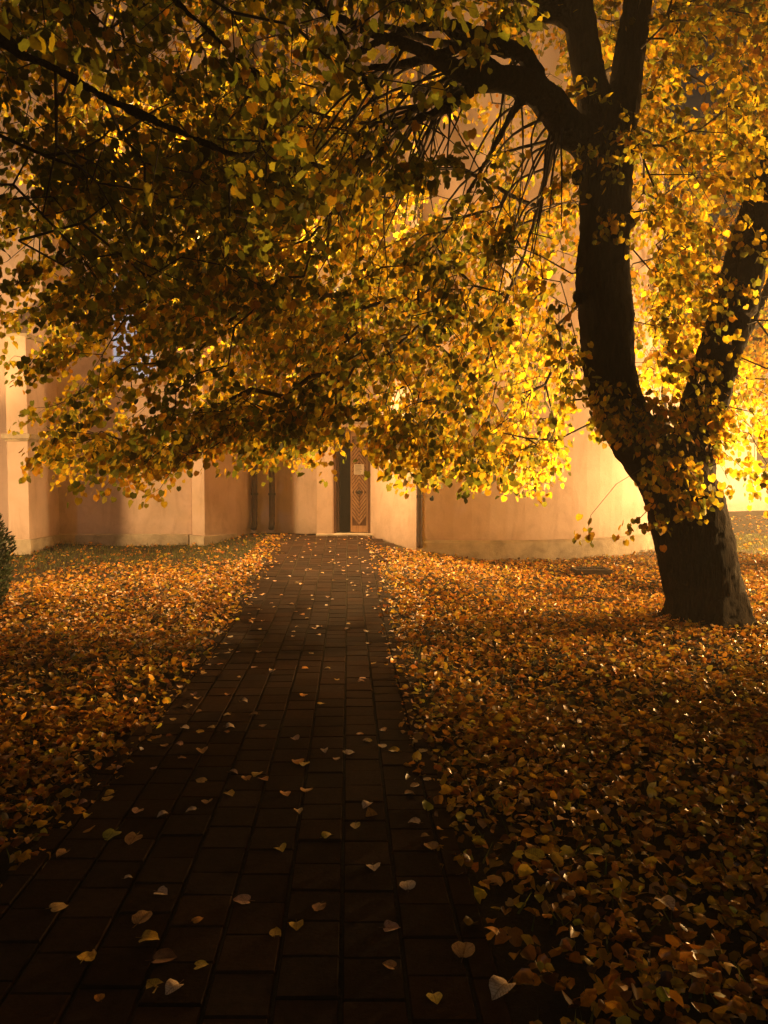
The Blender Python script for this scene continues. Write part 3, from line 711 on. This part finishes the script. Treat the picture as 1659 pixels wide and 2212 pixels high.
for i in range(5):      # cut knots
    p = W(*[(1250, 640, 8.1), (1128, 98, 7.6), (1248, 380, 8.1), (1365, 470, 8.2), (1015, 130, 6.9)][i]); tm.tube([p-Vector((0, 0, .09)), p, p+Vector((-.02, 0, .07))], [.05, .075, .04], 8)
l10 = add([(1120, 110, 7.5, 14), (1010, 60, 7.1, 11), (900, 60, 6.8, 10), (780, 110, 6.5, 8), (690, 190, 6.3, 5)])
l11 = add([(1060, 165, 7.1, 17), (960, 235, 6.9, 12), (885, 262, 6.8, 8), (840, 268, 6.7, 7)])
l12 = add([(1150, 190, 7.6, 14), (1110, 240, 7.6, 9), (1060, 330, 7.8, 6), (980, 470, 8.1, 5), (880, 640, 8.4, 3)])
l13 = add([(1250, 20, 8.3, 26), (1140, -10, 8.0, 18), (1000, -20, 7.7, 12), (880, -70, 7.5, 9)])
for L, lo in ((l10, 5), (l11, 5), (l12, 5), (l13, 5), (uL, 0), (uR, 0), (sR, 30), (l1, 15), (l2, 5), (l3, 5), (l4, 5), (l5, 5), (l6, 8), (l7, 8), (l8, 8), (l9, 8)):
    for p, r in list(zip(*L))[lo:]: roots.append((p, r))
for p, r in list(zip(*sL))[22:]: roots.append((p, r))
def gap(px, py):
    """how full the crown is across the picture (1 full, 0 open)"""
    g = 1.0
    if px < 150 and 150 < py < 1000: g *= .22 if px < 90 else .5
    if px < 75 and 480 < py or px < 135 and 720 < py: g *= .12
    if px < 470 and py > 690: g *= .4
    if 820 < px < 1250 and 40 < py < 330: g *= .45
    if 1120 < px < 1245 and 420 < py < 930: g *= .5
    if 930 < px < 1240 and 180 < py < 430: g *= .28
    if 1100 < px < 1240 and py < 180: g *= .4
    if px > 1380 and py < 400: g *= .55
    if px > 1380 and py >= 400: g *= .6
    if px > 1240 and px < 1400 and py > 300: g *= .12
    if px > 1560 and py > 850: g *= .8
    return g
att = []; attB = []
def sample(n, x0, x1, y0, y1, d0, d1, sc=1.0, clump=.0, lim=True, dp=1.0, store=att, g=True):
    c = 0; tries = 0
    while c < n and tries < n*60:
        tries += 1
        px = random.uniform(x0, x1); py = random.uniform(y0, y1); D = d0+(d1-d0)*random.random()**dp
        if lim and py > yb(px)-12-45*sc*8/D: continue
        if g and random.random() > gap(px, py): continue
        p = W(px, py, D)
        if not ok(p) or p.z > 12: continue
        sx = np.interp(py, [120, 300, 440, 560, 670, 780, 880, 980], [1740, 1690, 1648, 1612, 1585, 1548, 1520, 1495])
        if 100 < py < 960 and abs(px-sx) < 105 and D < 9.1 and random.random() < .95: continue
        lx = np.interp(px, [690, 800, 900, 985, 1060, 1140, 1190, 1262], [15, 70, 105, 150, 165, 185, 225, 300])
        if 690 < px < 1290 and abs(py-lx) < 95 and D < 8.3 and random.random() < .8: continue
        if store is attB and px < 620 and abs(py-np.interp(px, [0, 120, 250, 400, 520], [92, 150, 222, 290, 335])) < 50 and D < 4.5: continue
        if noise.noise(p*.9) < clump-random.random()*.25: continue
        store.append((tuple(p), sc)); c += 1
# back part, lit through from behind; then the dark near part
sample(700, 380, 1400, 150, 1000, 9.2, 12.6)
sample(420, 0, 700, 150, 1040, 9.0, 12.5)
sample(380, -150, 1400, -450, 300, 8.0, 12.5, 1.2)
sample(300, 350, 1250, 250, 1000, 7.0, 9.4)
sample(200, 0, 800, 250, 1040, 6.6, 9.6)
sample(170, -100, 1150, -250, 420, 5.4, 7.4)
sample(300, 1380, 1800, -200, 1130, 7.6, 9.6)
sample(120, 1300, 1800, -450, 500, 8, 11, 1.3)
sample(230, 1060, 1460, -150, 820, 9.5, 12.6, g=False)
# lower edge: hanging sprays that make the ragged hem
for i in range(420):
    px = random.uniform(60, 1235); D = random.uniform(7.5, 11.5); py = yb(px)-random.uniform(8, 70)-30*8/D
    p = W(px, py, D)
    if 725 < px < 820: continue
    if ok(p) and random.random() < gap(px, py)+.12: att.append((tuple(p), .8))
for (x0, y0, x1, y1, D) in ((480, 900, 90, 1003, 8.6), (520, 950, 250, 1040, 8.3), (560, 930, 350, 1050, 8.2), (420, 800, 80, 900, 8.8), (380, 740, 40, 815, 9.0), (300, 640, 10, 700, 9.0), (260, 560, -20, 640, 8.6), (220, 440, 0, 520, 8.0)):
    for k in range(16):
        t = k/15; p = W(x0+(x1-x0)*t+random.gauss(0, 6), y0+(y1-y0)*t**1.4-14+random.gauss(0, 12)-abs(random.gauss(0, 20))*(1-t), D+random.gauss(0, .12)); att.append((tuple(p), .45))
# epicormic leaves round the fork and trunk
for (a, b, D, n) in ((1400, 900, 7.95, 26), (1450, 1040, 7.9, 30), (1330, 880, 7.95, 12), (1540, 930, 8.1, 16), (1330, 1095, 7.9, 4), (1335, 340, 7.95, 12), (1350, 480, 8.0, 10), (1500, 800, 8.2, 10), (1290, 900, 8.1, 8), (1560, 640, 8.3, 8)):
    for _ in range(n):
        att.append((tuple(W(a+random.gauss(0, 42), b-20+random.gauss(0, 30), D+random.uniform(-.1, .15))), .45))
for p, r in list(zip(*sL))[5:22:3]+list(zip(*sR))[3:30:3]: roots.append((p, r))
# long bare shoots hanging under the big limb
shoots = MB()
for i in range(55):
    src = random.choice([l1, l4, l5, l2]); pts = src[0]; k = random.randint(len(pts)//6, int(len(pts)*.75)); p = pts[k]
    L = random.uniform(.7, 2.1); dx = random.gauss(-.75, .45); dy = random.gauss(.1, .35)
    q = [p, p+Vector((dx*.25*L, dy*.25*L, -.12*L)), p+Vector((dx*.45*L+random.gauss(0, .07), dy*.45*L, -.45*L)), p+Vector((dx*random.uniform(.3, .8)*L, dy*.6*L, -.9*L))]
    a, b = spline(q, [random.uniform(.012, .026), .015, .010, .005], 4); shoots.tube(a, b, 5)
inv = None
ctrA = W(1312, 330, 8.3)
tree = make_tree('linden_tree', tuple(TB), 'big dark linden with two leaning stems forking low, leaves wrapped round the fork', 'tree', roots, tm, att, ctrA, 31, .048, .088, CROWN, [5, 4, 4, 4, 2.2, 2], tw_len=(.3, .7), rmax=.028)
o = shoots.build('shoots', M['twig'], tree, smooth=True); o.matrix_parent_inverse = Matrix.Translation(-TB)

# --- neighbour tree whose boughs reach in from the upper left, close overhead
tm = MB(); NB = Vector((-4.7, 3.0, gz(-4.7, 3)))
tm.tube([NB+Vector((0, 0, -.1)), NB+Vector((.05, .05, 1)), NB+Vector((.0, .1, 3)), NB+Vector((.1, .2, 6)), NB+Vector((.2, .3, 9))], [.42, .33, .28, .22, .12], 16)
def addb(ctrl, first=None, n=8):
    pts = [W(a, b, D) for a, b, D, r in ctrl]; rs = [rad(r, D) for a, b, D, r in ctrl]
    if first is not None: pts = [first]+pts; rs = [rs[0]*1.3]+rs
    pts, rs = spline(pts, rs, 6); tm.tube(pts, rs, n); return list(zip(pts, rs))
rB = []
rB += addb([(-60, 60, 3.9, 13), (0, 92, 3.9, 11), (120, 150, 4.0, 10.5), (250, 222, 4.1, 9.5), (400, 290, 4.2, 8), (520, 335, 4.3, 6), (600, 300, 4.7, 3)], NB+Vector((.1, .15, 4.6)))[5:]
rB += addb([(250, -160, 3.9, 8), (380, 0, 4.2, 7), (450, 65, 4.4, 6.5), (530, 142, 4.6, 6), (605, 190, 4.8, 4)], NB+Vector((.1, .2, 5.6)))[5:]
rB += addb([(520, -220, 4.2, 8), (660, -30, 4.6, 6), (740, 80, 4.9, 5), (800, 200, 5.1, 4), (850, 320, 5.3, 3)], NB+Vector((.2, .3, 6.6)))[5:]
rB += addb([(-250, 250, 4.6, 8), (-60, 400, 5.0, 5), (40, 520, 5.3, 3)], NB+Vector((.05, .15, 4.0)))[4:]
sample(110, -150, 620, -150, 420, 4.2, 5.8, .75, store=attB)
sample(45, 500, 1000, -250, 200, 4.0, 5.6, .75, store=attB, g=False)
sample(60, 0, 600, 300, 620, 4.6, 6.0, .75, store=attB)
sample(14, -200, 120, 80, 520, 4.4, 6.0, .7, store=attB, g=False)
sample(60, -900, 100, -900, 300, 3.0, 5.0, 1.2, store=attB, g=False)
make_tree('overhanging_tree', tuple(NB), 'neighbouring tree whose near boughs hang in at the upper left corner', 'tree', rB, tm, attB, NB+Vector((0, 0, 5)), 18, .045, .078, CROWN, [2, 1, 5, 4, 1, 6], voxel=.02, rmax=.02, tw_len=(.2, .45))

# --- yellow trees standing behind on the right
def backtree(x, y, h, R, label, n, seed):
    random.seed(seed); b = Vector((x, y, gz(x, y)-.05)); t = MB(); pts = [b, b+Vector((.1, 0, h*.3)), b+Vector((-.1, .1, h*.6)), b+Vector((0, 0, h*.9))]
    t.tube(*spline(pts, [.3, .24, .16, .05], 5), n=12); rt = [(b+Vector((0, 0, h*(.3+.6*k/8))), .1) for k in range(8)]
    for k in range(9):
        a = k*2.4; z = h*(.28+.06*k); q = b+Vector((0, 0, z)); e = q+Vector((math.cos(a)*R*.75, math.sin(a)*R*.75, R*.35))
        ps, rs = spline([q, q.lerp(e, .5)+Vector((0, 0, .25)), e], [.11, .07, .03], 5); t.tube(ps, rs, 7); rt += list(zip(ps, rs))[2:]
    at = []
    while len(at) < n:
        v = Vector((random.gauss(0, 1), random.gauss(0, 1), random.gauss(0, 1))).normalized()*random.uniform(.35, 1)**.6
        p = b+Vector((v.x*R, v.y*R, h*.60+v.z*h*.40))
        if p.z < 1.6 or noise.noise(p*.7) < -.22: continue
        if not ok(p): continue
        at.append((tuple(p), 1.5))
    make_tree('yellow_tree', tuple(b), label, 'tree', rt, t, at, b+Vector((0, 0, h*.4)), 20, .075, .125, CROWN, [5, 6, 1.5, 2, 4, .5], group='yellow trees behind on the right', voxel=.04, rmax=.05)
backtree(9.6, 15.2, 11, 3.4, 'glowing yellow tree right behind the forked linden, nearest to the apse', 420, 3)
backtree(12.5, 20.5, 12, 3.8, 'glowing yellow tree farther back by the foggy lawn', 330, 4)
backtree(9.2, 25.0, 12, 3.2, 'yellow tree deepest in the fog, seen between the two stems', 260, 5)
random.seed(99)

# --- clipped thuja at the left edge
def thuja():
    bx, by = -5.12, 9.0; b = Vector((bx, by, gz(bx, by))); t = empty('thuja_bush', tuple(b)); tag(t, 'dark clipped conifer bush cut off by the left edge of the picture', 'bush')
    m = MB(); m.tube([Vector((0, 0, -.05)), Vector((0, 0, .6)), Vector((.02, 0, 1.3))], [.07, .05, .02], 8); m.build('trunk', M['bark'], t)
    n = 9000; P = np.zeros((n, 3)); D = np.zeros((n, 3))
    for i in range(n):
        z = random.uniform(.02, 1.75); R_ = .50*math.sin(min(1, (1.8-z)/1.25)*math.pi/2)*(.75+.25*sm(0, .5, z)); a = random.uniform(0, 6.283)
        r = R_*random.uniform(.72, 1.04)*(1+.14*noise.noise(Vector((math.cos(a)*2, math.sin(a)*2, z*3)))); P[i] = (r*math.cos(a), r*math.sin(a), z); D[i] = (math.cos(a)+random.gauss(0, .4), math.sin(a)+random.gauss(0, .4), .9+random.gauss(0, .4))
    me = leaves_mesh('crown', P, frames(D, rng.normal(0, 1, (n, 3))), rng.uniform(.03, .06, n), pick([(.02, .04, .012), (.035, .055, .015), (.05, .05, .02)], [3, 2, 1], n), [leaf_template(0, .1, 0, .45, .02) for _ in range(4)])
    obj('crown', me, M['conifer'], t)
thuja()

# --- low dark grate in the lawn before the apse
x, y, z = ground_at(1277, 1237)
g_ = empty('drain_grate', (x, y, gz(x, y))); tag(g_, 'low dark rectangular drain grate in the leafy lawn before the round wall', 'grate')
m = MB(); a, b_ = .29, .2
for q in ((-a, -b_, -.05, a, -b_+.05, .075), (-a, b_-.05, -.05, a, b_, .075), (-a, -b_+.05, -.05, -a+.05, b_-.05, .075), (a-.05, -b_+.05, -.05, a, b_-.05, .075)): m.box(*q)
m.build('kerb', M['dark'], g_, bevel=.008)
m = MB()
for k in range(11): m.box(-a+.065+k*.044, -b_+.05, .03, -a+.085+k*.044, b_-.05, .055)
m.build('bars', M['iron'], g_)

# ---------------------------------------------------------------- floodlights (all unseen; some are added only to brighten crown, lawn and wall)
WARM = (1.0, .56, .19)
def flood(name, loc, target, power, ang, label, size=.15, col=WARM, blend=.6, wall=False):
    loc = Vector(loc); d = (Vector(target)-loc).normalized(); q = d.to_track_quat('-Z', 'Y')
    t = empty('floodlight', (loc.x, loc.y, gz(loc.x, loc.y))); tag(t, label, 'floodlight', 'floodlights lighting the church')
    inv = Matrix.Translation(-t.location)
    R = Matrix.Translation(loc) @ q.to_matrix().to_4x4()
    m = MB(); w = .19
    for c in ((-w, -w*.7, .0, w, -w*.7+.02, .16), (-w, w*.7-.02, 0, w, w*.7, .16), (-w, -w*.7+.02, 0, -w+.02, w*.7-.02, .16), (w-.02, -w*.7+.02, 0, w, w*.7-.02, .16), (-w, -w*.7, .16, w, w*.7, .18)): m.box(*c, R=R)
    o = m.build('housing', M['lamp'], t); o.matrix_parent_inverse = inv
    m = MB(); m.box(-w+.03, -w*.7+.03, .10, w-.03, w*.7-.03, .105, R=R); o = m.build('lens', M['lens'], t); o.matrix_parent_inverse = inv
    m = MB(); g = t.location; m.tube([Vector((loc.x, 15.33, loc.z)) if wall else g-Vector((0, 0, .05)), R @ Vector((0, 0, .2))], [.035, .03], 8); o = m.build('post', M['lamp'], t); o.matrix_parent_inverse = inv
    L = bpy.data.lights.new(name, 'SPOT'); L.energy = power; L.color = col; L.spot_size = math.radians(ang); L.spot_blend = blend; L.shadow_soft_size = size
    lo = bpy.data.objects.new(name, L); COL.objects.link(lo); lo.location = loc+d*.03; lo.rotation_euler = q.to_euler()
flood('flood_left', (-11.8, 9.4, 3.2), (-3.6, 13.0, .5), 6500, 84, 'floodlight on a post out to the left of the buttress', size=.55, blend=1)
flood('flood_trunk', (4.6, 10.7, .35), (0, 9.0, 6.5), 7500, 105, 'floodlight hidden behind the foot of the linden')
flood('flood_back', (10.4, 12.0, .9), (2.2, 11.4, 6.4), 5500, 112, 'floodlight on the lawn behind the linden aimed up through the crown')
flood('fill_crown', (10.8, 14.2, 1.0), (3.4, 7.2, 7.4), 23000, 68, 'added unseen floodlight in the grass by the glowing yellow tree, turned back towards the path')  # added behind the crown so its leaves glow through
flood('flood_right', (13.5, 10.7, 2.8), (2.2, 9.5, 0), 29000, 38, 'floodlight on a post far to the right of the linden', size=.12)
flood('fill_door', (-.66, 14.75, 4.3), (-.9, 12.3, 0), 4300, 104, 'added floodlight, hidden by leaves above the plank door, shining down on the threshold', wall=True, blend=1)  # added behind foliage to light the door end of the path
flood('fill_boughs', (-.85, 14.6, 5.3), (-.95, 9.4, 8.4), 7000, 112, 'added floodlight, unseen above the plank door, turned up to light the boughs', wall=True, blend=.8)  # added twin of the door lamp, only to backlight the boughs
flood('fill_eaves', (-3.6, 14.5, 6.4), (-2.6, 8, 5.0), 7500, 130, 'added floodlight on a bracket high on the middle buttress, hidden by leaves', wall=True)  # added to light the left crown from behind
flood('fill_lawn', (13.5, 14.5, 3.8), (9.0, 20.5, 0), 26000, 95, 'added unseen floodlight on a post to brighten the foggy lawn beyond the linden')  # added out of frame to brighten the lawn
flood('fill_trees', (16.5, 19.5, .9), (7.0, 12.5, 6.5), 22000, 84, 'added unseen floodlight in the grass backlighting the yellow trees')  # added to backlight the yellow trees and the right crown
flood('fill_far', (26, 26.5, 5.5), (16, 30, 0), 80000, 130, 'added unseen floodlight on a tall post in front of the distant pale building')  # added out of frame for brightness on far lawn and building
flood('fill_up', (-9.8, 11.4, .5), (-7.3, 15.3, 8.4), 4200, 62, 'added unseen floodlight in the grass shining up the left buttress')  # added so the upper left wall gets light

# ---------------------------------------------------------------- air, sky, fill sun, camera
m, nt, out = mat('haze'); v = nt.nodes.new('ShaderNodeVolumePrincipled')
v.inputs['Color'].default_value = (.9, .86, .8, 1); v.inputs['Density'].default_value = .0031; v.inputs['Anisotropy'].default_value = .1
nt.links.new(v.outputs[0], out.inputs['Volume'])
b = MB(); b.box(-210, -130, -1.8, 210, 210, 18); tag(b.build('haze', m), 'thin fog glowing in the floodlights', 'haze', kind='stuff')

world = bpy.data.worlds.new('World'); S.world = world; world.use_nodes = True; nt = world.node_tree
bg = nt.nodes['Background']; sky = nt.nodes.new('ShaderNodeTexSky'); sky.sky_type = 'NISHITA'; sky.sun_disc = False
SE, SR = math.radians(38), math.radians(60)
sky.sun_elevation = math.radians(2); sky.sun_rotation = SR; nt.links.new(sky.outputs[0], bg.inputs[0]); bg.inputs[1].default_value = .012
sun = bpy.data.lights.new('fill_sun', 'SUN'); sun.energy = .15; sun.angle = math.radians(.5); sun.color = (1, .93, .84)  # weak sun lamp added behind the camera to lift the near leaves
so = bpy.data.objects.new('fill_sun', sun); COL.objects.link(so); so.rotation_euler = (math.radians(56), 0, math.radians(-16))
so.location = (0, 0, 30)

cam = bpy.data.cameras.new('camera'); co = bpy.data.objects.new('camera', cam); COL.objects.link(co); S.camera = co
co.location = (0, 0, EYE); co.rotation_euler = (math.radians(90)-PITCH, 0, 0)
cam.sensor_fit = 'VERTICAL'; cam.sensor_height = 36; cam.lens = 18/(1106/F); cam.clip_end = 1000; cam.clip_start = .05
S.render.resolution_x = 768; S.render.resolution_y = 1024
S.view_settings.view_transform = 'Standard'; S.view_settings.look = 'None'; S.view_settings.gamma = 1; S.view_settings.exposure = -.45
c = S.cycles; c.use_denoising = True; c.max_bounces = 6; c.diffuse_bounces = 3; c.transmission_bounces = 4; c.volume_bounces = 1; c.transparent_max_bounces = 4
c.sample_clamp_indirect = 4; c.caustics_reflective = False; c.caustics_refractive = False
c.volume_step_rate = 1
